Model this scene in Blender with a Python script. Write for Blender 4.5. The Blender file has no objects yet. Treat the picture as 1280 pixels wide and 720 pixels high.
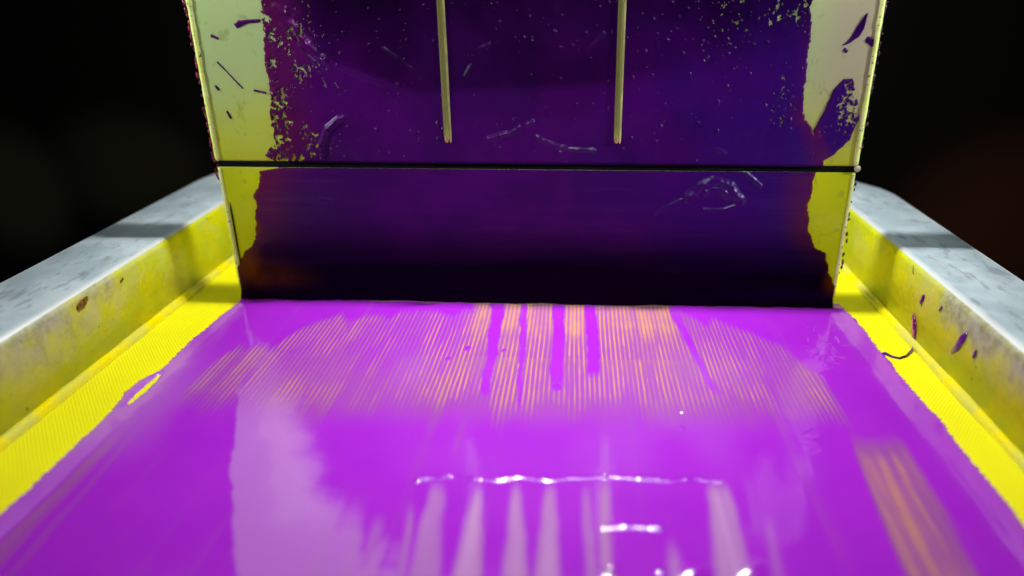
import bpy, bmesh, math, random
import numpy as np
from mathutils import Vector, Matrix

random.seed(4)
rng = np.random.default_rng(11)
sc = bpy.context.scene
COL = sc.collection

# ------------------------------------------------------------------ camera
F = 900.0                      # focal length in pixels of a 1280 wide picture
H = 0.18                       # camera height above the mesh
PITCH = math.atan(382.0 / F)
YAW = math.radians(2.2)
cam_d = bpy.data.cameras.new('camera')
cam = bpy.data.objects.new('camera', cam_d)
COL.objects.link(cam)
cam.location = (0, 0, H)
cam.rotation_euler = (math.pi / 2 - PITCH, 0, YAW)
cam_d.sensor_width = 36
cam_d.lens = 36 * F / 1280
SHX = (F * math.tan(YAW) / math.cos(PITCH) - 84.0)       # pixels; puts the vanishing point right of centre
cam_d.shift_x = SHX / 1280
cam_d.clip_start = 0.005
cam_d.clip_end = 50
cam_d.dof.use_dof = True
cam_d.dof.focus_distance = 0.385
cam_d.dof.aperture_fstop = 3.6
sc.camera = cam
ROT = cam.rotation_euler.to_matrix()


def ray(x, y):
    d = Vector(((x - 640 + SHX) / F, -(y - 360) / F, -1))
    return ROT @ d


def on_z(x, y, z=0.0):
    d = ray(x, y)
    t = (z - H) / d.z
    return (d.x * t, d.y * t)


def on_y(x, y, Y):
    d = ray(x, y)
    t = Y / d.y
    return (d.x * t, H + d.z * t)


# ------------------------------------------------------------------ numpy noise
def vnoise(x, y, seed):
    r = np.random.default_rng(seed)
    T = r.random((256, 256))
    xi = np.floor(x).astype(int); yi = np.floor(y).astype(int)
    fx = x - xi; fy = y - yi
    fx = fx * fx * (3 - 2 * fx); fy = fy * fy * (3 - 2 * fy)
    a = T[xi % 256, yi % 256]; b = T[(xi + 1) % 256, yi % 256]
    c = T[xi % 256, (yi + 1) % 256]; d = T[(xi + 1) % 256, (yi + 1) % 256]
    return (a * (1 - fx) + b * fx) * (1 - fy) + (c * (1 - fx) + d * fx) * fy


def fbm(x, y, seed, octv=4):
    s = 0; a = 1; t = 0
    for i in range(octv):
        s = s + a * vnoise(x * 2 ** i + 17.3 * i, y * 2 ** i + 9.1 * i, seed + i)
        t += a; a *= 0.5
    return s / t          # 0..1 about .5


def ss(a, b, x):
    t = np.clip((x - a) / (b - a), 0, 1)
    return t * t * (3 - 2 * t)


def seg_dist(px, py, a, b):
    ax, ay = a; bx, by = b
    dx, dy = bx - ax, by - ay
    t = np.clip(((px - ax) * dx + (py - ay) * dy) / (dx * dx + dy * dy + 1e-12), 0, 1)
    return np.hypot(px - ax - t * dx, py - ay - t * dy), t


# ------------------------------------------------------------------ helpers
def tag(o, label=None, cat=None, group=None, kind=None):
    if label: o['label'] = label
    if cat: o['category'] = cat
    if group: o['group'] = group
    if kind: o['kind'] = kind
    return o


def empty(name, loc=(0, 0, 0)):
    o = bpy.data.objects.new(name, None)
    o.empty_display_size = 0.02
    COL.objects.link(o); o.location = loc
    return o


def link(name, me, mat, parent=None, smooth=True):
    o = bpy.data.objects.new(name, me)
    me.materials.append(mat)
    COL.objects.link(o)
    if smooth:
        me.polygons.foreach_set('use_smooth', [True] * len(me.polygons))
    if parent:
        o.parent = parent
        o.location = -Vector(parent.location) + o.location
    return o


def grid_mesh(name, V, nx, ny, keep=None, attrs=None, flip=False):
    """V: (ny,nx,3)"""
    idx = np.arange(nx * ny).reshape(ny, nx)
    q = np.stack([idx[:-1, :-1], idx[:-1, 1:], idx[1:, 1:], idx[1:, :-1]], -1).reshape(-1, 4)
    if flip: q = q[:, ::-1]
    co = V.reshape(-1, 3)
    at = {k: v.reshape(-1) for k, v in (attrs or {}).items()}
    if keep is not None:
        kv = keep.reshape(-1)
        q = q[kv[q].any(axis=1)]
        used = np.zeros(len(co), bool); used[q.reshape(-1)] = True
        remap = np.cumsum(used) - 1
        q = remap[q]; co = co[used]; at = {k: v[used] for k, v in at.items()}
    me = bpy.data.meshes.new(name)
    me.vertices.add(len(co)); me.vertices.foreach_set('co', co.astype(np.float32).ravel())
    me.loops.add(q.size); me.loops.foreach_set('vertex_index', q.astype(np.int32).ravel())
    me.polygons.add(len(q)); me.polygons.foreach_set('loop_start', np.arange(0, q.size, 4, dtype=np.int32))
    me.update(calc_edges=True)
    for k, v in at.items():
        a = me.attributes.new(k, 'FLOAT', 'POINT')
        a.data.foreach_set('value', v.astype(np.float32))
    return me


def box_mesh(name, x0, x1, y0, y1, z0, z1, bev=0.001, seg=3):
    bm = bmesh.new()
    bmesh.ops.create_cube(bm, size=1)
    for v in bm.verts:
        v.co = Vector((x0 + (v.co.x + .5) * (x1 - x0), y0 + (v.co.y + .5) * (y1 - y0), z0 + (v.co.z + .5) * (z1 - z0)))
    if bev: bmesh.ops.bevel(bm, geom=bm.edges[:], offset=bev, segments=seg, profile=.5, affect='EDGES')
    me = bpy.data.meshes.new(name); bm.to_mesh(me); bm.free()
    return me


def tube_mesh(name, pts, rad, seg=12, squash=1.0):
    """tube along pts with radius list, ends rounded by the radii"""
    bm = bmesh.new(); rings = []
    n = len(pts)
    for i, p in enumerate(pts):
        p = Vector(p)
        a = Vector(pts[max(i - 1, 0)]); b = Vector(pts[min(i + 1, n - 1)])
        t = (b - a).normalized()
        up = Vector((0, 1, 0)) if abs(t.y) < .9 else Vector((0, 0, 1))
        s = t.cross(up).normalized(); u = s.cross(t).normalized()
        rings.append([bm.verts.new(p + (s * math.cos(2 * math.pi * k / seg) + u * math.sin(2 * math.pi * k / seg) * squash) * rad[i]) for k in range(seg)])
    for i in range(n - 1):
        for k in range(seg):
            bm.faces.new((rings[i][k], rings[i][(k + 1) % seg], rings[i + 1][(k + 1) % seg], rings[i + 1][k]))
    bm.faces.new(rings[0]); bm.faces.new(rings[-1][::-1])
    bmesh.ops.recalc_face_normals(bm, faces=bm.faces[:])
    me = bpy.data.meshes.new(name); bm.to_mesh(me); bm.free()
    return me


# ------------------------------------------------------------------ node helpers
class NT:
    def __init__(s, name):
        s.m = bpy.data.materials.new(name); s.m.use_nodes = True
        s.t = s.m.node_tree; s.b = s.t.nodes['Principled BSDF']; s.out = s.t.nodes['Material Output']

    def n(s, typ, **kw):
        n = s.t.nodes.new(typ)
        for k, v in kw.items():
            if k.startswith('i_'):
                key = k[2:].replace('_', ' ')
                n.inputs[key].default_value = v
            else: setattr(n, k, v)
        return n

    def L(s, a, b): s.t.links.new(a, b)

    def math(s, op, a, b=None, c=None, clamp=False):
        n = s.t.nodes.new('ShaderNodeMath'); n.operation = op; n.use_clamp = clamp
        for i, v in enumerate((a, b, c)):
            if v is None: continue
            if hasattr(v, 'is_linked') or hasattr(v, 'links'): s.L(v, n.inputs[i])
            else: n.inputs[i].default_value = v
        return n.outputs[0]

    def pos(s): return s.n('ShaderNodeNewGeometry').outputs['Position']

    def xyz(s):
        n = s.n('ShaderNodeSeparateXYZ'); s.L(s.pos(), n.inputs[0]); return n.outputs

    def noise(s, scale, detail=4, rough=.55, stretch=(1, 1, 1), dist=0.0):
        mp = s.n('ShaderNodeMapping'); mp.inputs['Scale'].default_value = stretch
        s.L(s.pos(), mp.inputs[0])
        n = s.n('ShaderNodeTexNoise'); n.inputs['Scale'].default_value = scale
        n.inputs['Detail'].default_value = detail; n.inputs['Roughness'].default_value = rough
        n.inputs['Distortion'].default_value = dist
        s.L(mp.outputs[0], n.inputs['Vector'])
        return n.outputs['Fac']

    def ramp(s, v, a, b, inv=False):
        n = s.n('ShaderNodeMapRange'); n.interpolation_type = 'SMOOTHSTEP'
        n.inputs['From Min'].default_value = a; n.inputs['From Max'].default_value = b
        if inv: n.inputs['To Min'].default_value = 1; n.inputs['To Max'].default_value = 0
        s.L(v, n.inputs['Value']); return n.outputs['Result']

    def mix(s, f, a, b):
        n = s.n('ShaderNodeMix', data_type='RGBA')
        for v, i in ((f, 0), (a, 6), (b, 7)):
            if hasattr(v, 'links'): s.L(v, n.inputs[i])
            else: n.inputs[i].default_value = v if i == 0 else (*v, 1)
        return n.outputs[2]

    def attr(s, name):
        return s.n('ShaderNodeAttribute', attribute_name=name).outputs['Fac']

    def bump(s, h, strength=.3, dist=.001, normal=None):
        n = s.n('ShaderNodeBump'); n.inputs['Strength'].default_value = strength; n.inputs['Distance'].default_value = dist
        s.L(h, n.inputs['Height'])
        if normal: s.L(normal, n.inputs['Normal'])
        return n.outputs[0]

    def set(s, **kw):
        for k, v in kw.items():
            i = s.b.inputs[k.replace('_', ' ')]
            if hasattr(v, 'links'): s.L(v, i)
            elif isinstance(v, tuple) and len(v) == 3: i.default_value = (*v, 1)
            else: i.default_value = v
        return s.m


# ------------------------------------------------------------------ materials
def mat_ink():
    s = NT('wet_purple_ink')
    thin = s.attr('thin'); sheen_smear = s.attr('sheen_smear')
    n1 = s.noise(26, 3, .5)
    full = s.mix(n1, (0.37, 0.022, 0.58), (0.29, 0.012, 0.54))
    tan = s.mix(s.ramp(s.noise(70, 3), .35, .65), (0.56, 0.27, 0.09), (0.47, 0.22, 0.16))
    mauve = s.mix(n1, (0.27, 0.060, 0.33), (0.33, 0.085, 0.33))
    c = s.mix(s.ramp(thin, 0.0, .38), full, mauve)
    c = s.mix(s.ramp(thin, .30, .95), c, tan)
    c = s.mix(sheen_smear, c, (0.47, 0.23, 0.55))
    fine = s.noise(1500, 2, .5)
    b = s.bump(fine, .05, .0003)
    b2 = s.bump(s.noise(55, 2, .4), .10, .002, b)
    return s.set(Base_Color=c, Roughness=0.13, Specular_IOR_Level=0.6, Normal=b2, IOR=1.55,
                 Coat_Weight=0.6, Coat_Roughness=0.06, Coat_IOR=1.7, Coat_Normal=b2)


def mat_fabric():
    s = NT('yellow_mesh_fabric')
    x, y, z = s.xyz()
    k = 2 * math.pi / 0.0018
    wx = s.math('SINE', s.math('MULTIPLY', x, k)); wy = s.math('SINE', s.math('MULTIPLY', y, k * .8))
    w = s.math('MULTIPLY', wx, wy)
    hole = s.ramp(w, .45, .95)
    patch = s.ramp(s.noise(28, 3), .15, .50)
    hm = s.math('MULTIPLY', s.math('MULTIPLY', hole, patch), .80)
    base = s.mix(s.noise(45, 4), (0.80, 0.79, 0.0), (0.76, 0.72, 0.0))
    c = s.mix(hm, base, (0.42, 0.34, 0.0))
    return s.set(Base_Color=c, Roughness=.5, Normal=s.bump(w, .35, .0003), Specular_IOR_Level=.35)


def mat_frame(side):
    """weathered aluminium; lower inner wall stained by yellow emulsion"""
    s = NT('weathered_aluminium')
    x, y, z = s.xyz()
    nbig = s.noise(38, 5, .6)
    nf = s.noise(260, 4, .65, (1, .25, 1))
    al = s.mix(s.ramp(nbig, .38, .66), (0.44, 0.56, 0.62), (0.60, 0.72, 0.78))
    al = s.mix(s.math('MULTIPLY', s.ramp(s.noise(75, 6, .7, (1.6, .5, 1)), .54, .66), .55), al, (0.20, 0.24, 0.27))
    al = s.mix(s.math('MULTIPLY', s.ramp(nf, .60, .72), .6), al, (0.16, 0.19, 0.21))
    # emulsion level on the inner wall: below the rim, higher towards the back
    lvl = s.math('ADD', s.math('MULTIPLY', s.math('SUBTRACT', nbig, .5), .06), s.math('SUBTRACT', s.math('ADD', .026, s.math('MULTIPLY', s.ramp(y, .30, .40), .03)), z))
    em = s.ramp(lvl, -.010, .010)
    g = s.n('ShaderNodeNewGeometry'); sep = s.n('ShaderNodeSeparateXYZ'); s.L(g.outputs['True Normal'], sep.inputs[0])
    wall = s.ramp(s.math('ABSOLUTE', sep.outputs['Z']), .55, .8, inv=True)
    ycol = s.mix(s.ramp(s.noise(42, 4), .40, .62), (0.70, 0.70, 0.0), (0.56, 0.64, 0.02))
    ycol = s.mix(s.math('MULTIPLY', s.ramp(s.noise(33, 3, .6), .60, .75), .35), ycol, (0.86, 0.46, 0.015))
    ycol = s.mix(s.math('MULTIPLY', s.ramp(s.noise(24, 5, .6, dist=.6), .50, .66), .6), ycol, (0.60, 0.60, 0.26))
    ycol = s.mix(s.math('MULTIPLY', s.ramp(s.noise(150, 5, .7), .60, .68), .5), ycol, (0.45, 0.42, 0.18))
    grime = s.mix(s.ramp(s.noise(180, 5, .7), .42, .62), (0.44, 0.46, 0.30), (0.30, 0.31, 0.13))
    wc = s.mix(em, grime, ycol)
    spots = s.math('MULTIPLY', s.ramp(s.noise(120, 3, .6), .69, .72), .9)
    wc = s.mix(spots, wc, (0.16, 0.09, 0.02))
    za = s.math('ABSOLUTE', sep.outputs['Z'])
    lighter = s.math('MULTIPLY', s.ramp(za, .6, .8), s.ramp(za, .97, .995, inv=True))  # light caught by the bevel edges painted in, besides wear
    al = s.mix(s.math('MULTIPLY', lighter, .9), al, (0.74, 0.78, 0.78))
    c = s.mix(wall, al, wc)
    r = s.math('ADD', .34, s.math('MULTIPLY', nbig, .22))
    b = s.bump(s.noise(120, 5, .65), .22, .0010)
    b = s.bump(nf, .25, .0005, b)
    return s.set(Base_Color=c, Roughness=r, Metallic=s.math('MULTIPLY', s.math('SUBTRACT', 1.0, wall), .25), Normal=b)


def mat_bead():
    s = NT('yellow_glue_bead')
    c = s.mix(s.ramp(s.noise(30, 4), .4, .6), (0.84, 0.72, 0.0), (0.62, 0.60, 0.10))
    return s.set(Base_Color=c, Roughness=.15, Coat_Weight=.7, Normal=s.bump(s.noise(90, 3), .4, .001))


def mat_plate():
    s = NT('lime_resin_plate')
    x, y, z = s.xyz()
    sheen_mask = s.ramp(s.math('ADD', z, s.math('MULTIPLY', s.noise(22, 4, .6), .05)), .100, .170)  # reflected gradient painted in: grey-green towards the top
    c = s.mix(s.noise(30, 3), (0.74, 0.80, 0.01), (0.66, 0.70, 0.01))
    sheen = s.mix(s.noise(35, 3), (0.46, 0.70, 0.34), (0.58, 0.62, 0.42))
    sheen = s.mix(s.math('MULTIPLY', s.ramp(x, .11, .14), s.ramp(s.math('ADD', x, s.math('MULTIPLY', z, -.25)), .115, .150, inv=True)), sheen, (0.56, 0.47, 0.44))
    c = s.mix(s.math('MULTIPLY', sheen_mask, .85), c, sheen)
    c = s.mix(s.math('MULTIPLY', s.ramp(s.noise(95, 5, .7, dist=.5), .56, .70), .40), c, (0.22, 0.24, 0.08))
    b = s.bump(s.noise(140, 4, .6), .12, .001)
    s.set(Base_Color=c, Roughness=.30, Normal=b, Coat_Weight=.35, Coat_Roughness=.15)
    tr = s.n('ShaderNodeBsdfTranslucent'); s.L(c, tr.inputs['Color'])
    mx = s.n('ShaderNodeMixShader'); mx.inputs[0].default_value = .5
    s.L(s.b.outputs[0], mx.inputs[1]); s.L(tr.outputs[0], mx.inputs[2]); s.L(mx.outputs[0], s.out.inputs['Surface'])
    return s.m


def mat_rim():
    s = NT('lime_rim')
    c = s.mix(s.ramp(s.noise(70, 3), .4, .6), (0.84, 0.98, 0.34), (0.76, 0.94, 0.20))
    c = s.mix(s.ramp(s.noise(420, 4, .7), .60, .66), c, (0.10, 0.03, 0.06))
    return s.set(Base_Color=c, Roughness=.2, Coat_Weight=.6)


def mat_coat():
    s = NT('shaded_purple_ink')  # same ink as the puddle, its dim lighting put into darker colours
    dark = s.attr('dens_shade'); red = s.attr('red'); amb = s.attr('amber')
    n = s.noise(24, 4)
    c = s.mix(s.ramp(n, .38, .62), (0.046, 0.0002, 0.092), (0.030, 0.0001, 0.072))
    x, y, z = s.xyz()
    c = s.mix(s.math('MULTIPLY', s.ramp(s.math('ADD', x, s.math('MULTIPLY', n, .1)), .03, .17), .7), c, (0.022, 0.0004, 0.125))  # blue sheen towards the right painted into the colour
    c = s.mix(red, c, (0.10, 0.004, 0.045))
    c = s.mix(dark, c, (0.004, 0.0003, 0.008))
    c = s.mix(amb, c, (0.12, 0.030, 0.0))
    b = s.bump(s.noise(210, 4, .6, dist=.4), .14, .0008)
    return s.set(Base_Color=c, Roughness=s.math('ADD', .22, s.math('MULTIPLY', n, .18)), Normal=b, Specular_IOR_Level=s.math('MULTIPLY', s.math('SUBTRACT', 1.0, dark), .22))


def mat_simple(name, col, rough=.4, metal=0.0, var=.25, scale=60, **kw):
    s = NT(name)
    c = s.mix(s.ramp(s.noise(scale, 4), .35, .65), tuple(v * (1 - var) for v in col), tuple(min(1, v * (1 + var)) for v in col))
    return s.set(Base_Color=c, Roughness=rough, Metallic=metal, Normal=s.bump(s.noise(scale * 5, 3), .12, .0006), **kw)


def mat_rod():
    s = NT('olive_metal_rod')
    x, y, z = s.xyz()
    tip = s.math('ADD', z, s.math('MULTIPLY', s.noise(300, 3), .006))
    c = s.mix(s.noise(90, 4, stretch=(1, 1, .2)), (0.50, 0.50, 0.10), (0.66, 0.66, 0.26))
    c = s.mix(s.ramp(tip, .0985, .104, inv=True), c, (0.40, 0.13, 0.0))
    return s.set(Base_Color=c, Roughness=.22, Metallic=.8, Normal=s.bump(s.noise(150, 3, stretch=(1, 1, .1)), .2, .0006))


M_ink = mat_ink(); M_fab = mat_fabric(); M_fr = mat_frame(0); M_bead = mat_bead(); M_plate = mat_plate()
M_rim = mat_rim(); M_coat = mat_coat(); M_rod = mat_rod()
M_lip = mat_simple('olive_metal_lip', (0.62, 0.62, 0.25), .2, .5)
M_dark = mat_simple('dark_seam_rubber', (0.004, 0.006, 0.005), .6, Specular_IOR_Level=.05)
M_bar = mat_simple('black_clamp_metal', (0.03, 0.03, 0.03), .45, .6)
M_spl = mat_simple('dark_ink_splatter', (0.10, 0.008, 0.20), .18, var=.6, scale=250)

# ------------------------------------------------------------------ screen frame
YS = on_z(672, 381)[1]                                     # front face of the squeegee
XL = on_z(0, 557)[0]; XR = on_z(1280, 579)[0]  # inner walls
RT = 0.0410                                    # rail height above the mesh
YB = 0.52                                      # inner face of the back rail
OL = XL - 0.050; OR = XR + 0.046
frame = empty('screen_frame', (0, .25, 0))
tag(frame, 'weathered aluminium screen printing frame with yellow mesh and stained inner walls', 'screen frame')


def rail(poly_xy, name):
    bm = bmesh.new()
    lo = [bm.verts.new((x, y, -.006)) for x, y in poly_xy]
    hi = [bm.verts.new((x, y, RT)) for x, y in poly_xy]
    n = len(lo)
    bm.faces.new(lo[::-1]); bm.faces.new(hi)
    for i in range(n):
        bm.faces.new((lo[i], lo[(i + 1) % n], hi[(i + 1) % n], hi[i]))
    bmesh.ops.recalc_face_normals(bm, faces=bm.faces[:])
    bmesh.ops.bevel(bm, geom=[e for e in bm.edges if e.verts[0].co.z > .03 and e.verts[1].co.z > .03], offset=.0042, segments=4, profile=.5, affect='EDGES')
    me = bpy.data.meshes.new(name); bm.to_mesh(me); bm.free()
    o = link(name, me, M_fr, frame)
    return o


rail([(OL, -.06), (XL, -.06), (XL, YB - .001), (XL - .03, YB + .0315), (OL + .012, YB + .045), (OL + .003, YB + .030), (OL, YB + .012)], 'side_rail')
rail([(XR, -.06), (OR, -.06), (OR, YB - .012), (OR - .004, YB + .005), (OR - .014, YB + .022), (XR + .028, YB + .0295), (XR, YB - .001)], 'side_rail')
rail([(XL + .001, YB), (XR - .001, YB), (XR + .027, YB + .031), (OR - .02, YB + .046), (OL + .02, YB + .046), (XL - .0285, YB + .032)], 'end_rail')

nx, ny = 60, 60
gx, gy = np.meshgrid(np.linspace(XL - .0, XR + .0, nx), np.linspace(-.06, YB, ny))
fab = link('mesh_fabric', grid_mesh('mesh_fabric', np.stack([gx, gy, gx * 0], -1), nx, ny), M_fab, frame)
for X, sgn in ((XL, 1), (XR, -1)):
    ys = np.linspace(-.05, YB - .004, 90)
    wob = fbm(ys * 30, ys * 0 + sgn * 3 + 9, 5)
    pts = [(X + sgn * .0010, y, .0006) for y in ys]
    link('glue_bead', tube_mesh('glue_bead', pts, [.0022 + .0018 * w for w in wob], 12), M_bead, frame)

# splatters on the right rail and mesh
def blob(name, pts, r, mat, parent, squash=.35):
    n = len(pts)
    return link(name, tube_mesh(name, pts, r, 10, squash), mat, parent)


def wall_pt(px, py, X, off):          # a point on an inner wall seen at this pixel
    d = ray(px, py); t = X / d.x
    return (X + off, d.y * t, H + d.z * t)


M_drop = mat_simple('red_blue_ink_drop', (0.22, 0.012, 0.16), .15, var=.9, scale=320, Coat_Weight=.6)


def vtube(name, pts, r, mat, squash=.3):
    # tube flattened against the wall (x axis)
    me = tube_mesh(name, pts, r, 12, 1.0)
    x0 = pts[0][0]
    for v in me.vertices:
        v.co.x = x0 + (v.co.x - x0) * squash
        v.co.y += random.uniform(-.00045, .00045); v.co.z += random.uniform(-.0006, .0006)
    return link(name, me, mat, frame)


W = lambda px, py: wall_pt(px, py, XR, -.0004)
vtube('ink_splatter', [W(1142, 394), W(1143, 399), W(1143, 408), W(1143, 416), W(1143, 424), W(1142, 430)], [.0005, .0018, .0028, .0024, .0012, .0005], M_drop)
vtube('ink_splatter', [W(1156, 370), W(1154, 374), W(1151, 379)], [.0007, .0016, .0006], M_spl)
vtube('ink_splatter', [W(1209, 416), W(1203, 425), W(1197, 434), W(1190, 442)], [.0006, .0022, .0016, .0005], M_spl)
vtube('ink_splatter', [W(1221, 438), W(1219, 443), W(1217, 447)], [.0005, .0010, .0005], M_spl)
vtube('ink_splatter', [W(1178, 384), W(1175, 389)], [.0006, .0004], M_spl)
Wl = lambda px, py: wall_pt(px, py, XL, .0004)
M_brown = mat_simple('brown_ink_spot', (0.20, 0.10, 0.01), .25, var=.6, scale=300)
vtube('ink_splatter', [Wl(96, 385), Wl(100, 380), Wl(105, 377), Wl(109, 372)], [.0012, .0022, .0020, .0007], M_brown)
vtube('ink_splatter', [Wl(150, 352), Wl(153, 348)], [.0006, .0004], M_brown)
G = lambda px, py: (*on_z(px, py), .0003)
tp = [G(1142, 432), G(1139, 440), G(1133, 446), G(1124, 449), G(1115, 447), G(1106, 443), G(1098, 444)]
blob('ink_drip', tp, [.0008, .0014, .0011, .0009, .0009, .0013, .0006], M_spl, frame, .5)

# ------------------------------------------------------------------ ink spread on the mesh (height field, thickness and painted sheen drive the colour)
x0, x1 = XL + .004, XR - .002
y0, y1 = 0.10, YS + .006
nx, ny = 950, 560
gx, gy = np.meshgrid(np.linspace(x0, x1, nx), np.linspace(y0, y1, ny))


def edge(pts):
    w = sorted([on_z(*p)[::-1] for p in pts])       # (Y, X)
    return np.interp(gy, [a for a, b in w], [b for a, b in w])


eL = edge([(-300, 930), (0, 645), (60, 590), (100, 553), (140, 514), (150, 500), (160, 488), (176, 476), (205, 460), (214, 451), (246, 420), (270, 401), (300, 376)])
eR = edge([(1500, 925), (1280, 657), (1230, 597), (1190, 548), (1172, 522), (1151, 501), (1110, 452), (1085, 420), (1068, 399), (1050, 382)])
jag = (fbm(gx * 40, gy * 120, 31) - .5) * .0016 + (fbm(gx * 300, gy * 700, 41, 3) - .5) * .0016
m = np.minimum(gx - eL, eR - gx) + jag
# sliver of bare mesh near the left edge
a = on_z(156, 509); b_ = on_z(203, 466)
d, t = seg_dist(gx, gy, a, b_)
m = np.minimum(m, (d - .0021 * np.sin(np.clip(t, 0.05, 1) * math.pi) ** .5 - (fbm(gx * 500, gy * 500, 3, 2) - .5) * .001))
hgt = np.clip(m * .45, -.0008, .00055)


def zof(py): return on_z(724, py)[1]


thin = np.zeros_like(gx)
warp = (fbm(gx * 20, gy * 9, 51) - .5) * .006
# fan of fine stencil lines
per = on_z(730.4, 500)[0] - on_z(724, 500)[0]
jit = (fbm(gx * 60, gy * 14, 61) - .5) * .0035
ln = .5 + .5 * np.sin(2 * math.pi * (gx + jit * .5) / per)
ln = ss(.40, 1.0, ln)
ln2 = .5 + .5 * np.sin(2 * math.pi * (gx + .0006) / (per * .53)); ln = np.clip(ln * (.78 + .28 * fbm(gx * 300, gy * 20, 63, 2)), 0, 1)
xa = on_z(226, 492)[0]; xb = on_z(1048, 500)[0]
botY = zof(520) + (fbm(gx * 90, gy * 0, 71, 3) - .5) * .022
topx = [on_z(*p) for p in ((226, 480), (300, 434), (335, 440), (400, 402), (470, 396), (560, 392), (640, 384), (840, 384), (880, 402), (930, 415), (985, 440), (1045, 486))]
topY = np.interp(gx, [p[0] for p in topx], [p[1] for p in topx]) + (fbm(gx * 110, gy * 0 + 4, 81, 3) - .5) * .02
env = ss(xa - .002, xa + .006, gx) * ss(xb + .003, xb - .008, gx) * ss(-.014, .020, gy - botY) * ss(.006, -.006, gy - topY)
cx0, cx1 = on_z(575, 450)[0], on_z(880, 450)[0]
clump = ss(.30, .60, fbm(gx * 75, gy * 22, 91)) * (.35 + .65 * ss(.25, .50, fbm(gx * 500, gy * 60, 92, 3)))
drip = ss(.56, .66, fbm(gx * 150, gy * 16, 97, 3)) * .35
thin = np.maximum(thin, (1 - drip) * env * ln * (.60 + .40 * clump) * (.88 + .12 * ss(cx0 - .03, cx0, gx) * ss(cx1 + .04, cx1, gx)))
# hazy tan between the lines, strongest in the middle
mid = ss(cx0 - .012, cx0 + .008, gx) * ss(cx1 + .02, cx1 - .02, gx)
base = env * (.16 + .30 * mid * ss(zof(500), zof(430), gy)) * (.6 + .8 * fbm(gx * 60, gy * 10, 95, 3))
thin = np.maximum(thin, base)
soft = ss(zof(560), zof(505), gy) * ss(zof(440), zof(480), gy) * ss(xa, xa + .06, gx) * ss(xb, xb - .05, gx)
thin = np.maximum(thin, soft * .22 * (.6 + .8 * fbm(gx * 110, gy * 8, 96, 3)))


def streak(p0, p1, w0, w1, amt, soft_px=2.0, s0=.004, s1=.004, seed=0):
    """tan band from pixel p0 to p1 (centres, on the mesh); widths in px"""
    global thin
    A = on_z(*p0); B = on_z(*p1)
    wa = (on_z(p0[0] + w0, p0[1])[0] - A[0]) / 2; wb = (on_z(p1[0] + w1, p1[1])[0] - B[0]) / 2
    t = (gy - A[1]) / (B[1] - A[1])
    c = A[0] + (B[0] - A[0]) * t + (fbm(gy * 60, gy * 0 + seed, 100 + seed, 3) - .5) * .0016
    w = wa + (wb - wa) * np.clip(t, 0, 1)
    sp = soft_px * .00035
    L = abs(B[1] - A[1])
    k = ss(sp, -sp, np.abs(gx - c) - w) * ss(-.0015 / L, s0 / L, t) * (ss(1 + .0015 / L, 1 - s1 / L, t) if s1 > 0 else 1)
    k = k * amt * (.55 + .9 * fbm(gx * 260, gy * 14, 130 + seed, 3))
    thin = np.maximum(thin, k)


def unstreak(p0, p1, w0, w1, amt=1.0, seed=0, s1=.012):
    global thin
    A = on_z(*p0); B = on_z(*p1)
    wa = (on_z(p0[0] + w0, p0[1])[0] - A[0]) / 2; wb = (on_z(p1[0] + w1, p1[1])[0] - B[0]) / 2
    t = (gy - A[1]) / (B[1] - A[1]); L = abs(B[1] - A[1])
    c = A[0] + (B[0] - A[0]) * t + (fbm(gy * 45, gy * 0 + seed, 200 + seed, 2) - .5) * .0022
    w = wa + (wb - wa) * np.clip(t, 0, 1) + (fbm(gy * 150, gy * 0 + seed, 220 + seed, 3) - .5) * .0012
    k = ss(.0006, -.0006, np.abs(gx - c) - w) * ss(1, 1 - s1 / L, t)
    thin = thin * (1 - k * amt)


# solid tan at the blade, cut by purple stripes
streak((718, 376), (716, 470), 246, 285, .72, 8, s1=.060, seed=1)
streak((800, 376), (845, 470), 70, 60, .40, 6, s1=.05, seed=2)
thin = thin * np.where(gy > zof(450), .62 + .38 * ss(.2, .8, .5 + .5 * np.sin(2 * math.pi * (gx + jit * .5) / per)), 1)
unstreak((624, 376), (605, 505), 17, 10, 1, 1)
unstreak((656, 376), (650, 520), 10, 5, .85, 2)
unstreak((698, 376), (695, 490), 14, 16, 1, 3)
unstreak((738, 376), (742, 478), 14, 16, 1, 4)
unstreak((832, 376), (900, 500), 6, 10, .8, 5)
unstreak((845, 390), (880, 470), 4, 8, .8, 6)
for px, py, r in ((585, 437, 4), (630, 440, 2.5), (696, 486, 5), (852, 538, 3), (560, 450, 3)):
    c = on_z(px, py); dd = np.hypot(gx - c[0], (gy - c[1]) * .6)
    thin = thin * (1 - ss(r * .0004 + .0006, r * .0003, dd)); hgt = hgt + .0003 * ss(r * .0005, 0, dd)
# right hand bands
for i, (a0, a1, w0, w1, am) in enumerate(((1066, 1142, 15, 22, .55), (1084, 1166, 14, 22, .55), (1101, 1190, 13, 22, .55), (1115, 1212, 9, 18, .40))):
    streak((a0, 538), (a1, 720), w0, w1, am * .95, 5, s0=.026, s1=-.1, seed=10 + i)
streak((1092, 538), (1177, 720), 56, 88, .46, 8, s0=.025, s1=-.1, seed=15)
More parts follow.
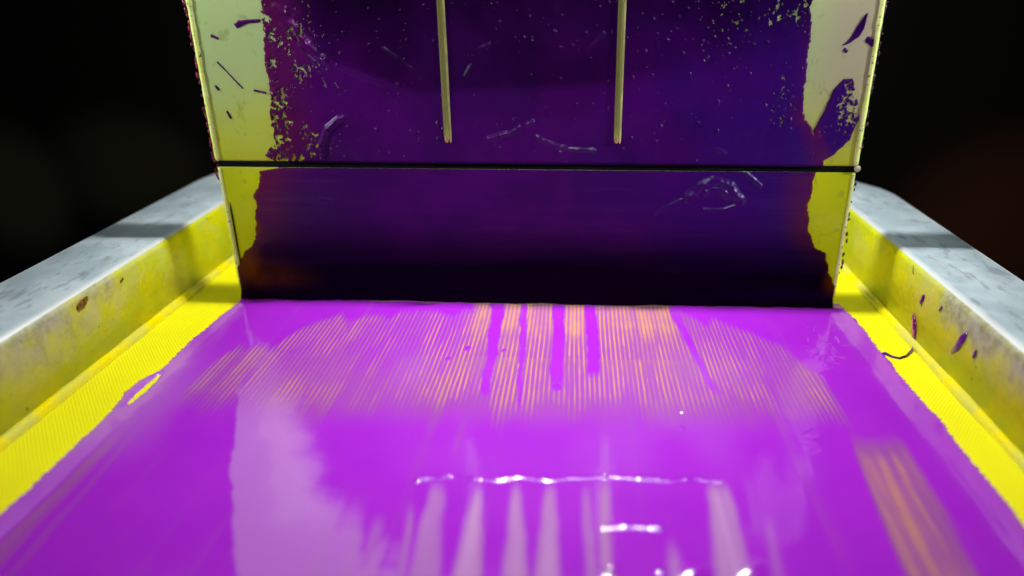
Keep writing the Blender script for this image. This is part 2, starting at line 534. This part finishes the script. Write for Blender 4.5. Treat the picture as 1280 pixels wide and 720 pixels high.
# lower streaks
smear = np.zeros_like(gx)
for i, (p0, p1, w0, w1, am) in enumerate((
        ((600, 603), (580, 730), 3, 36, .66), ((645, 600), (643, 730), 6, 30, .72), ((688, 601), (683, 730), 8, 30, .68),
        ((731, 604), (741, 730), 7, 11, .42), ((754, 600), (759, 730), 8, 15, .50), ((896, 600), (918, 730), 24, 44, .60),
        ((836, 672), (845, 730), 8, 16, .45), ((548, 600), (530, 730), 14, 38, .50), ((515, 625), (500, 730), 3, 12, .35),
        ((960, 640), (975, 730), 6, 16, .22), ((478, 640), (455, 730), 10, 26, .28), ((452, 645), (425, 730), 8, 22, .28),
        ((408, 640), (392, 730), 8, 26, .25))):
    pre = thin; thin = np.zeros_like(gx)
    streak(p0, p1, w0, w1, am, 6, s0=.012, s1=-.1, seed=20 + i)
    smear = np.maximum(smear, thin); thin = np.maximum(pre, thin * .55)
# worn strip along the left edge
streak((175, 520), (5, 690), 12, 30, .26, 5, s0=.03, s1=-.1, seed=40)
streak((190, 518), (50, 680), 5, 14, .14, 4, s0=.03, s1=-.1, seed=41)
streak((560, 600), (586, 500), 6, 12, .18, 4, s0=.03, s1=.02, seed=42)
drag = ss(.50, .80, fbm(gx * 230, gy * 5, 88, 4)) * ss(.40, .65, fbm(gx * 22, gy * 9, 89, 3))
thin = np.clip(thin + .11 * drag, 0, 1)

# relief: ridge of thick ink, bubbles and scuffs
def ridge(pts, w, h, seed, rough=.55):
    global hgt
    for (p, q) in zip(pts[:-1], pts[1:]):
        dd, t = seg_dist(gx, gy, on_z(*p), on_z(*q))
        nn = fbm(gx * 260, gy * 200, seed, 4)
        hgt = hgt + h * ss(w, 0, dd) * (1 - rough + rough * ss(.38, .70, nn)) * (t > 0) * (t < 1)


ridge([(520, 601), (562, 597), (580, 600), (600, 601), (622, 603), (648, 598), (665, 600), (690, 603), (712, 599), (728, 600), (755, 597), (800, 600), (840, 603), (870, 600), (905, 605)], .0014, .00055, 301)
ridge([(752, 597), (760, 597)], .0022, .0010, 302, .3)
ridge([(798, 599), (835, 600)], .0020, .0008, 303, .6)
ridge([(752, 661), (790, 659), (832, 662)], .0020, .0007, 304)
for px, py, r in ((763, 713, 8), (866, 716, 14), (938, 716, 12), (826, 714, 5), (562, 597, 3), (521, 602, 4), (852, 517, 2.5)):
    c = on_z(px, py); dd = np.hypot(gx - c[0], gy - c[1])
    hgt = hgt + (.0013 if r > 6 else .0010) * ss(r * (.00060 if r > 6 else .00036), 0, dd)
for k in range(26):
    px = 1032 + rng.normal() * 16; py = 440 + rng.normal() * 14 + (px - 1032) * .8; an = rng.uniform(0, 3.1); Ls = rng.uniform(5, 16)
    dd, t = seg_dist(gx, gy, on_z(px, py), on_z(px + Ls * math.cos(an), py + Ls * math.sin(an) * .7))
    hgt = hgt + .00035 * ss(.0006, 0, dd)
for k in range(8):
    px = 1006 + rng.normal() * 8; py = 552 + rng.normal() * 7; an = rng.uniform(-1, 1)
    dd, t = seg_dist(gx, gy, on_z(px, py), on_z(px + 12 * math.cos(an), py + 8 * math.sin(an)))
    hgt = hgt + .00025 * ss(.0006, 0, dd)
hgt = hgt + (fbm(gx * 320, gy * 10, 420, 3) - .5) * .00006 * (hgt > .0003)
hgt = hgt + (fbm(gx * 35, gy * 18, 400, 3) - .5) * .00050 * (hgt > .0003) - thin * .00018
hgt = hgt + (.0000 + .0011 * fbm(gx * 70, gy * 0 + 2, 410, 4)) * ss(YS - .0065, YS - .001, gy) * (hgt > .0002)
sheen_smear = ss(.45, .8, fbm(gx * 14, gy * 7, 500, 3)) * .35 * ss(zof(640), zof(540), gy) * ss(zof(420), zof(480), gy)  # milky reflection haze painted into the ink colour
# reflection of the bare strip painted as a paler film left of centre
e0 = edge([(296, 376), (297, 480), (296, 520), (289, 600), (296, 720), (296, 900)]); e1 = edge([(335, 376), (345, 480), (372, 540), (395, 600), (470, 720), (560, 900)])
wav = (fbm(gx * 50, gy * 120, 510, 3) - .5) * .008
pale_refl = ss(-.0006, .0010, gx - e0 + wav * .4) * ss(.010, -.008, gx - e1 + wav * 2.2 + (fbm(gx * 170, gy * 12, 515, 3) - .5) * .045 * ss(zof(600), zof(680), gy)) * ss(zof(470), zof(545), gy)
sheen_smear = np.clip(np.maximum.reduce([sheen_smear, pale_refl * .52, smear * 1.15]), 0, 1)
V = np.stack([gx, gy, .0003 + hgt], -1)
ink = link('purple_ink', grid_mesh('purple_ink', V, nx, ny, keep=(hgt > -.0004), attrs={'thin': thin, 'sheen_smear': sheen_smear}), M_ink)
tag(ink, 'wet glossy purple ink spread over the yellow mesh in front of the squeegee', 'ink')

# ------------------------------------------------------------------ squeegee
sq = empty('squeegee', (0, YS + .005, 0))
tag(sq, 'tall lime yellow squeegee coated in shaded purple ink standing across the screen', 'squeegee')
bL, zb = on_y(301, 374, YS); bR, _ = on_y(1046, 380, YS)
sL, zs = on_y(268, 205, YS); sR, _ = on_y(1074, 213, YS)
tL, zt = on_y(230, 3, YS); tR, _ = on_y(1106, 3, YS)
ZB = .0010; ZS = (zs + on_y(1074, 213, YS)[1]) / 2; ZT = on_y(1100, -8, YS)[1]
XA = (bL + sL + tL) / 3; XB = (bR + sR + tR) / 3
print('squeegee', bL, bR, sL, sR, tL, tR, 'z', zb, zs, zt, 'rails', XL, XR, 'ZS', ZS)
TH = .009
link('plate', box_mesh('plate', XA, XB, YS, YS + TH, ZS + .0018, ZT, .0016, 4), M_plate, sq)
blade = box_mesh('blade', XA + .0012, XB - .0012, YS + .0006, YS + TH - .0006, ZB, ZS - .0016, .0003, 2)
link('blade', blade, M_plate, sq)
link('seam', box_mesh('seam', XA + .002, XB - .002, YS + .0010, YS + TH - .001, ZS - .002, ZS + .002, 0), M_dark, sq, False)
for X, s_ in ((XA, 1), (XB, -1)):
    zz = np.linspace(ZS + .002, ZT, 60)
    r = [.0013 + .0003 * (v - .5) for v in fbm(zz * 300, zz * 0 + s_, 7, 3) * 2]
    r[0] = .0006; r[1] = .0014
    link('rim', tube_mesh('rim', [(X + s_ * .0022, YS + .0001, z) for z in zz], r, 14), M_rim, sq)
    zz = np.linspace(.010, ZS - .002, 40)
    link('rim', tube_mesh('rim', [(X + s_ * .0020, YS + .0010, z) for z in zz], [.0011] * 40, 10), M_rim, sq)
# crusted speckles down the outer edge
def crust(X, n, z0, z1, seed):
    r = random.Random(seed); bm = bmesh.new()
    for i in range(n):
        z = r.uniform(z0, z1); s = r.uniform(.0003, .0009)
        mt = Matrix.Translation((X + r.uniform(-.0008, .0008), YS + r.uniform(.000, .004), z)) @ Matrix.Diagonal((s * .8, s, s * r.uniform(1, 2.6), 1))
        bmesh.ops.create_icosphere(bm, subdivisions=2, radius=1, matrix=mt)
    me = bpy.data.meshes.new('dried_crust'); bm.to_mesh(me); bm.free(); return me


M_crust = mat_simple('crimson_dried_crust', (0.20, 0.012, 0.05), .35, var=.8, scale=300)
link('dried_crust', crust(XA - .0005, 120, .075, ZT, 5), M_crust, sq)
link('dried_crust', crust(XB + .0003, 60, .02, ZT, 8), mat_simple('dark_dried_crust', (0.05, 0.012, 0.05), .3, var=.8, scale=300), sq)
# a washed ring of bare metal at the right end of the seam
bm = bmesh.new()
bmesh.ops.create_icosphere(bm, subdivisions=3, radius=.0018, matrix=Matrix.Translation((XB - .001, YS - .0006, ZS + .001)))
me = bpy.data.meshes.new('drop'); bm.to_mesh(me); bm.free()
link('drop', me, mat_simple('pale_residue', (0.45, 0.42, 0.30), .2, var=.4, scale=400), sq)

link('edge_groove', tube_mesh('edge_groove', [(XA + .0045, YS + .0005, z) for z in np.linspace(.014, .062, 12)], [.0002] + [.0005] * 10 + [.0002], 8), M_dark, sq)
# rods
for pa, pb in (((548, 0), (560, 176)), ((777, 0), (770, 177))):
    xa_, za_ = on_y(*pa, YS - .001); xb_, zb_ = on_y(*pb, YS - .001)
    xt = (xa_ + xb_) / 2
    zz = [zb_ - .0012, zb_ - .0006, zb_ + .0006] + list(np.linspace(zb_ + .003, ZT + .004, 14))
    link('groove_lip', tube_mesh('groove_lip', [(xt + .0019, YS - .0006, z) for z in zz], [.0003, .0005, .0007] + [.0008] * 14, 10), M_lip, sq)
    link('rod', tube_mesh('rod', [(xt, YS - .0012, z) for z in zz], [.0006, .0011, .0014] + [.0016] * 14, 14), M_rod, sq)

# clamp bar that holds the squeegee, just above the picture
BW = .014
hold = link('clamp_bar', box_mesh('clamp_bar', XL - .09, XR + .09, YS + .001, YS + .015, .236, .262, .003, 3), M_bar, sq)
for xx in (-.13, .10):
    link('clamp_arm', box_mesh('clamp_arm', xx - .012, xx + .012, YS - .0005 + .001, YS + TH, ZT - .006, .240, .002, 2), M_bar, sq)

# ink coat on the plate and blade: height field over the front face
def coat(name, xa, xb, za, zb, yface, nx, nz, fn):
    gx, gz = np.meshgrid(np.linspace(xa, xb, nx), np.linspace(za, zb, nz))
    hh, dens_shade, red, amb = fn(gx, gz)
    V = np.stack([gx, yface - hh, gz], -1)
    link(name, grid_mesh(name, V, nx, nz, keep=hh > -.0004, attrs={'dens_shade': dens_shade, 'red': red, 'amber': amb}), M_coat, sq)


def zx(px, py): return on_y(px, py, YS)


def line(gz, pts):
    w = sorted([zx(*p)[::-1] for p in pts])
    return np.interp(gz, [a for a, b in w], [b for a, b in w])


def inpoly_dist(gx, gz, pts):
    """signed distance, positive inside"""
    P = [zx(*p) for p in pts]; n = len(P)
    dm = np.full(gx.shape, 1e9); ins = np.zeros(gx.shape, bool)
    for i in range(n):
        a = P[i]; b = P[(i + 1) % n]
        d, _ = seg_dist(gx, gz, a, b); dm = np.minimum(dm, d)
        cond = ((a[1] > gz) != (b[1] > gz))
        xi = (b[0] - a[0]) * (gz - a[1]) / ((b[1] - a[1]) + 1e-12) + a[0]
        ins ^= cond & (gx < xi)
    return np.where(ins, dm, -dm)


def upper(gx, gz):
    l = line(gz, [(322, -40), (325, 0), (331, 50), (335, 110), (341, 160), (343, 180), (332, 195), (350, 205)])
    r = line(gz, [(1018, -40), (1016, 0), (1012, 60), (1008, 100), (1004, 130), (1005, 150), (1018, 162), (1030, 205)])
    n = (fbm(gx * 220, gz * 220, 601) - .5) * .004
    m = np.minimum(gx - l, r - gx) + n
    # flecks of bare plate
    fl = fbm(gx * 620 + gz * 310, gz * 560 - gx * 360, 611, 4); fl2 = fbm(gx * 90, gz * 60, 621, 3)
    lz = ss(.052, .0, gx - l) * ss(-.004, .003, gx - l)
    thr = .86 - .27 * lz * 1.3 * ss(.30, .55, fl2)
    c = zx(960, 20); rr = ss(.055, .0, np.hypot(gx - c[0], (gz - c[1]) * .9))
    thr = thr - .20 * rr * ss(.35, .6, fl2) - .20 * ss(.028, .0, r - gx) * ss(.40, .6, fl2) * ss(zx(1000, 215)[1], zx(1000, 150)[1], gz)
    m = np.minimum(m, (thr - fl) * .03)
    # leaf of ink and smears on the bare right strip
    leaf = inpoly_dist(gx, gz, [(1016, 163), (1030, 140), (1042, 112), (1054, 99), (1066, 98), (1072, 115), (1074, 150), (1062, 175), (1045, 192), (1024, 204), (1010, 206)]) + n * .4
    leafholes = ss(.012, .004, np.hypot(gx - zx(1066, 128)[0], (gz - zx(1066, 128)[1]) * .6))
    leaf = np.minimum(leaf, (.78 - .30 * leafholes - fl) * .03)
    m = np.maximum(m, leaf)
    tick = inpoly_dist(gx, gz, [(1048, 60), (1060, 50), (1070, 36), (1082, 18), (1085, 16), (1080, 36), (1074, 46), (1062, 54)]) + n * .2
    m = np.maximum(m, tick)
    m = np.maximum(m, inpoly_dist(gx, gz, [(292, 30), (298, 25), (325, 24), (326, 27), (308, 30), (296, 36)]) + n * .15)
    for (p, q, w) in (((272, 78), (282, 88), .0005), ((282, 88), (303, 110), .0004), ((265, 45), (272, 48), .0008), ((270, 108), (273, 112), .0007), ((318, 113), (332, 116), .0006),
                      ((284, 140), (288, 147), .0006), ((1086, 50), (1092, 54), .0018), ((1056, 62), (1058, 64), .0009)):
        d, _ = seg_dist(gx, gz, zx(*p), zx(*q)); m = np.maximum(m, w - d + n * .15)
    h = np.clip(m * .8, -.0007, .0007)
    # folds, smears and drips
    def fold(pts, w, hh, s):
        nonlocal h
        for p, q in zip(pts[:-1], pts[1:]):
            d, _ = seg_dist(gx, gz, zx(*p), zx(*q))
            h = np.where(h > .0003, np.maximum(h, .0007 + .7 * hh * ss(w, 0, d) * (.2 + 1.2 * ss(.35, .7, fbm(gx * 90, gz * 90, s, 3)))), h)
    fold([(345, 8), (375, 40), (400, 70), (412, 80)], .0030, .0030, 1)
    fold([(352, 30), (385, 70), (408, 88)], .0016, .0010, 12)
    fold([(412, 78), (450, 95), (500, 112)], .0020, .0003, 2)
    fold([(405, 195), (402, 180), (410, 160), (424, 148), (447, 145)], .0022, .0020, 3)
    fold([(582, 95), (590, 78), (598, 62), (612, 56)], .0018, .0011, 4)
    fold([(612, 172), (640, 165), (650, 160), (666, 152)], .0018, .0014, 5)
    fold([(650, 160), (672, 172), (700, 184), (742, 188)], .0020, .0016, 6)
    fold([(700, 60), (728, 70), (755, 42)], .0016, .0007, 7)
    fold([(820, 50), (822, 70), (840, 75)], .0014, .0006, 8)
    fold([(870, 170), (885, 182), (905, 190)], .0020, .0009, 9)
    fold([(480, 60), (520, 90), (535, 108)], .0016, .0007, 10)
    r2 = random.Random(3)
    for k in range(130):
        px = r2.uniform(350, 1005); py = r2.uniform(0, 200) if r2.random() < .6 else r2.uniform(0, 60)
        c = zx(px, py); d = np.hypot(gx - c[0], (gz - c[1]) * r2.uniform(.4, 1)); rad = r2.uniform(.0004, .0011)
        h = h + r2.uniform(.0005, .0012) * ss(rad, 0, d)
    h = h + (fbm(gx * 60, gz * 60, 700, 4) - .5) * .0010 * (h > .0003)
    red = np.clip(ss(.035, .0, gx - l) * ss(-.004, -.001, gx - l) * .8 + ss(.012, .0, r - gx) * ss(-.006, -.002, r - gx) * (.15 + .55 * ss(zx(1000, 110)[1], zx(1000, 165)[1], gz)), 0, 1) * (.4 + .8 * fbm(gx * 80, gz * 40, 705, 3))
    up = [zx(345, 0), zx(412, 78), zx(520, 118), zx(760, 110), zx(1010, 60)]
    dens_shade = .45 * ss(-.002 - .012 * ss(.0, .12, gx), .005 + .02 * ss(.0, .12, gx), gz - np.interp(gx, [p[0] for p in up], [p[1] for p in up])) * ss(zx(350, 0)[0], zx(420, 80)[0], gx) + .20 * ss(.4, .7, fbm(gx * 30, gz * 30, 710, 3)) + .75 * ss(.002, .0, gz - ZS - .0018) + .25 * ss(.15, .18, gz)
    return h, np.clip(dens_shade, 0, 1), np.clip(red + .2 * ss(.0030, .0005, m), 0, 1), red * 0


def lower(gx, gz):
    l = line(gz, [(352, 209), (322, 214), (324, 228), (316, 243), (319, 262), (320, 285), (322, 300), (303, 318), (300, 330), (290, 345), (290, 374)])
    r = line(gz, [(1030, 209), (1020, 216), (1016, 232), (1012, 250), (1012, 295), (1018, 310), (1030, 316), (1036, 328), (1037, 345), (1048, 366), (1062, 380)])
    n = (fbm(gx * 200, gz * 200, 801) - .5) * .005
    m = np.minimum(gx - l, r - gx) + n
    h = np.clip(m * .8, -.0007, .0007)
    def fold(pts, w, hh, s):
        nonlocal h
        for p, q in zip(pts[:-1], pts[1:]):
            d, _ = seg_dist(gx, gz, zx(*p), zx(*q))
            h = np.where(h > .0003, np.maximum(h, .0007 + hh * ss(w, 0, d) * (.4 + fbm(gx * 250, gz * 250, s, 3))), h)
    fold([(860, 246), (874, 234), (892, 226), (912, 232), (925, 250)], .0040, .0018, 21)
    fold([(884, 240), (900, 236), (912, 246)], .0035, .0012, 26)
    fold([(820, 266), (850, 250), (870, 246)], .0018, .0008, 22)
    fold([(880, 262), (905, 262), (925, 255)], .0016, .0008, 23)
    fold([(930, 214), (950, 232)], .0020, .0010, 24)
    fold([(400, 248), (426, 252)], .0012, .0006, 25)
    h = h + (fbm(gx * 14, gz * 160, 810, 4) - .5) * .0008 * (h > .0003)
    h = np.where(h > .0001, h + (.0004 + .0032 * fbm(gx * 60, gz * 0 + 3, 811, 4)) * ss(ZB + .0065, ZB + .0015, gz), h)  # dark bead added along the blade bottom in place of contact shadow
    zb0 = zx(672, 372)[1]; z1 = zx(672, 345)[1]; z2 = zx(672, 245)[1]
    dens_shade = .97 * ss(z2, z1, gz) + .0 * gx  # shade low on the blade painted in, nearly black at the bottom
    dens_shade = np.clip(dens_shade + (fbm(gx * 6, gz * 120, 815, 3) - .5) * .25 * ss(z2 + .015, z2, gz), 0, 1)
    edge_ = ss(.030, .0, gx - l) * .9
    red = np.clip(edge_ + ss(.022, .0, r - gx) * .8, 0, 1) * (.5 + .6 * fbm(gx * 70, gz * 40, 820, 3))
    dens_shade = dens_shade * (1 - .35 * ss(.012, 0, gx - l))
    q = zx(306, 330); q2 = zx(330, 350); q3 = zx(1044, 352); q4 = zx(312, 280)
    am = np.maximum.reduce([ss(.016, .002, np.hypot(gx - q[0], (gz - q[1]) * .8)), .5 * ss(.02, .0, np.hypot((gx - q2[0]) * .45, gz - q2[1]) ), .8 * ss(.010, .001, np.hypot(gx - q3[0], (gz - q3[1]) * .7)), .8 * ss(.009, .001, np.hypot(gx - q4[0], gz - q4[1]))])
    am = am * (.4 + .7 * fbm(gx * 120, gz * 60, 830, 3)) * ss(zx(672, 374)[1], zx(672, 352)[1], gz)
    return h, dens_shade, np.clip(red + .6 * ss(.0035, .0005, m), 0, 1), np.clip(am + .35 * ss(.0022, .0003, m) * (gz < ZS), 0, 1)


coat('ink_coat', XA + .003, XB - .003, ZS + .0017, ZT - .0010, YS, 1100, 340, upper)
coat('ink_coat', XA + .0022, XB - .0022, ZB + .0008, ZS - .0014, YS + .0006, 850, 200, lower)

# ------------------------------------------------------------------ background
s = NT('dark_workshop')
x, y, z = s.xyz()
n = s.noise(1.6, 2)


def patch(cx, cz, rx, rz):
    dx = s.math('DIVIDE', s.math('SUBTRACT', x, cx), rx); dz = s.math('DIVIDE', s.math('SUBTRACT', z, cz), rz)
    return s.ramp(s.math('ADD', s.math('ADD', s.math('MULTIPLY', dx, dx), s.math('MULTIPLY', dz, dz)), s.math('MULTIPLY', n, .6)), .1, 1.5, inv=True)


cR = on_y(1245, 285, 2.6); cL = on_y(20, 240, 2.6); cL2 = on_y(160, 215, 2.6)
c = s.mix(patch(cR[0], cR[1], .42, .42), (0.006, 0.006, 0.005), (0.060, 0.022, 0.010))
c = s.mix(patch(cL[0], cL[1], .25, .30), c, (0.055, 0.055, 0.035))
c = s.mix(patch(cL2[0], cL2[1], .35, .25), c, (0.03, 0.03, 0.018))
s.set(Base_Color=c, Roughness=.95, Specular_IOR_Level=0.0)
bd = link('backdrop', box_mesh('backdrop', -4, 4, 2.6, 2.65, -3, 4, 0), s.m, None, False)
tag(bd, kind='structure')

# ------------------------------------------------------------------ light
def area(name, loc, target, w, h, power, col, spread=180):
    l = bpy.data.lights.new(name, 'AREA'); l.shape = 'RECTANGLE'; l.size = w; l.size_y = h; l.energy = power; l.color = col; l.spread = math.radians(spread)
    o = bpy.data.objects.new(name, l); COL.objects.link(o); o.location = loc
    o.rotation_euler = (Vector(target) - Vector(loc)).to_track_quat('-Z', 'Y').to_euler()
    return o


area('key_lamp', (-.015, YS + .006, .48), (-.01, YS - .02, 0), .05, .005, 1.45, (1.0, .98, .95), 98)
area('front_fill', (-.05, -.25, .75), (0, YS, .15), .30, .20, .20, (.92, .97, 1.0), 32)  # added fill for the squeegee's front face
area('left_edge_fill', (-.75, .12, .45), (XA + .01, YS, .165), .08, .16, .085, (.95, 1.0, .92), 15)  # added to put a highlight along the left rim
area('right_edge_fill', (.80, .12, .45), (XB - .01, YS, .165), .08, .16, .095, (.95, 1.0, .92), 15)  # added to put a highlight along the right rim
area('backdrop_fill', (0, 1.5, 1.6), (0, 2.6, -.9), .6, .6, 24.0, (1, .95, .9), 110)  # added fill that brightens the backdrop patches
area('back_lamp', (0, .85, 1.15), (0, YS, .08), .4, .15, .18, (.95, 1.0, .95), 45)
w = bpy.data.worlds.new('World'); sc.world = w; w.use_nodes = True
w.node_tree.nodes['Background'].inputs[0].default_value = (.6, .7, .8, 1)
w.node_tree.nodes['Background'].inputs[1].default_value = .02
sc.view_settings.view_transform = 'Standard'; sc.view_settings.look = 'None'
sc.view_settings.exposure = 0; sc.view_settings.gamma = 1
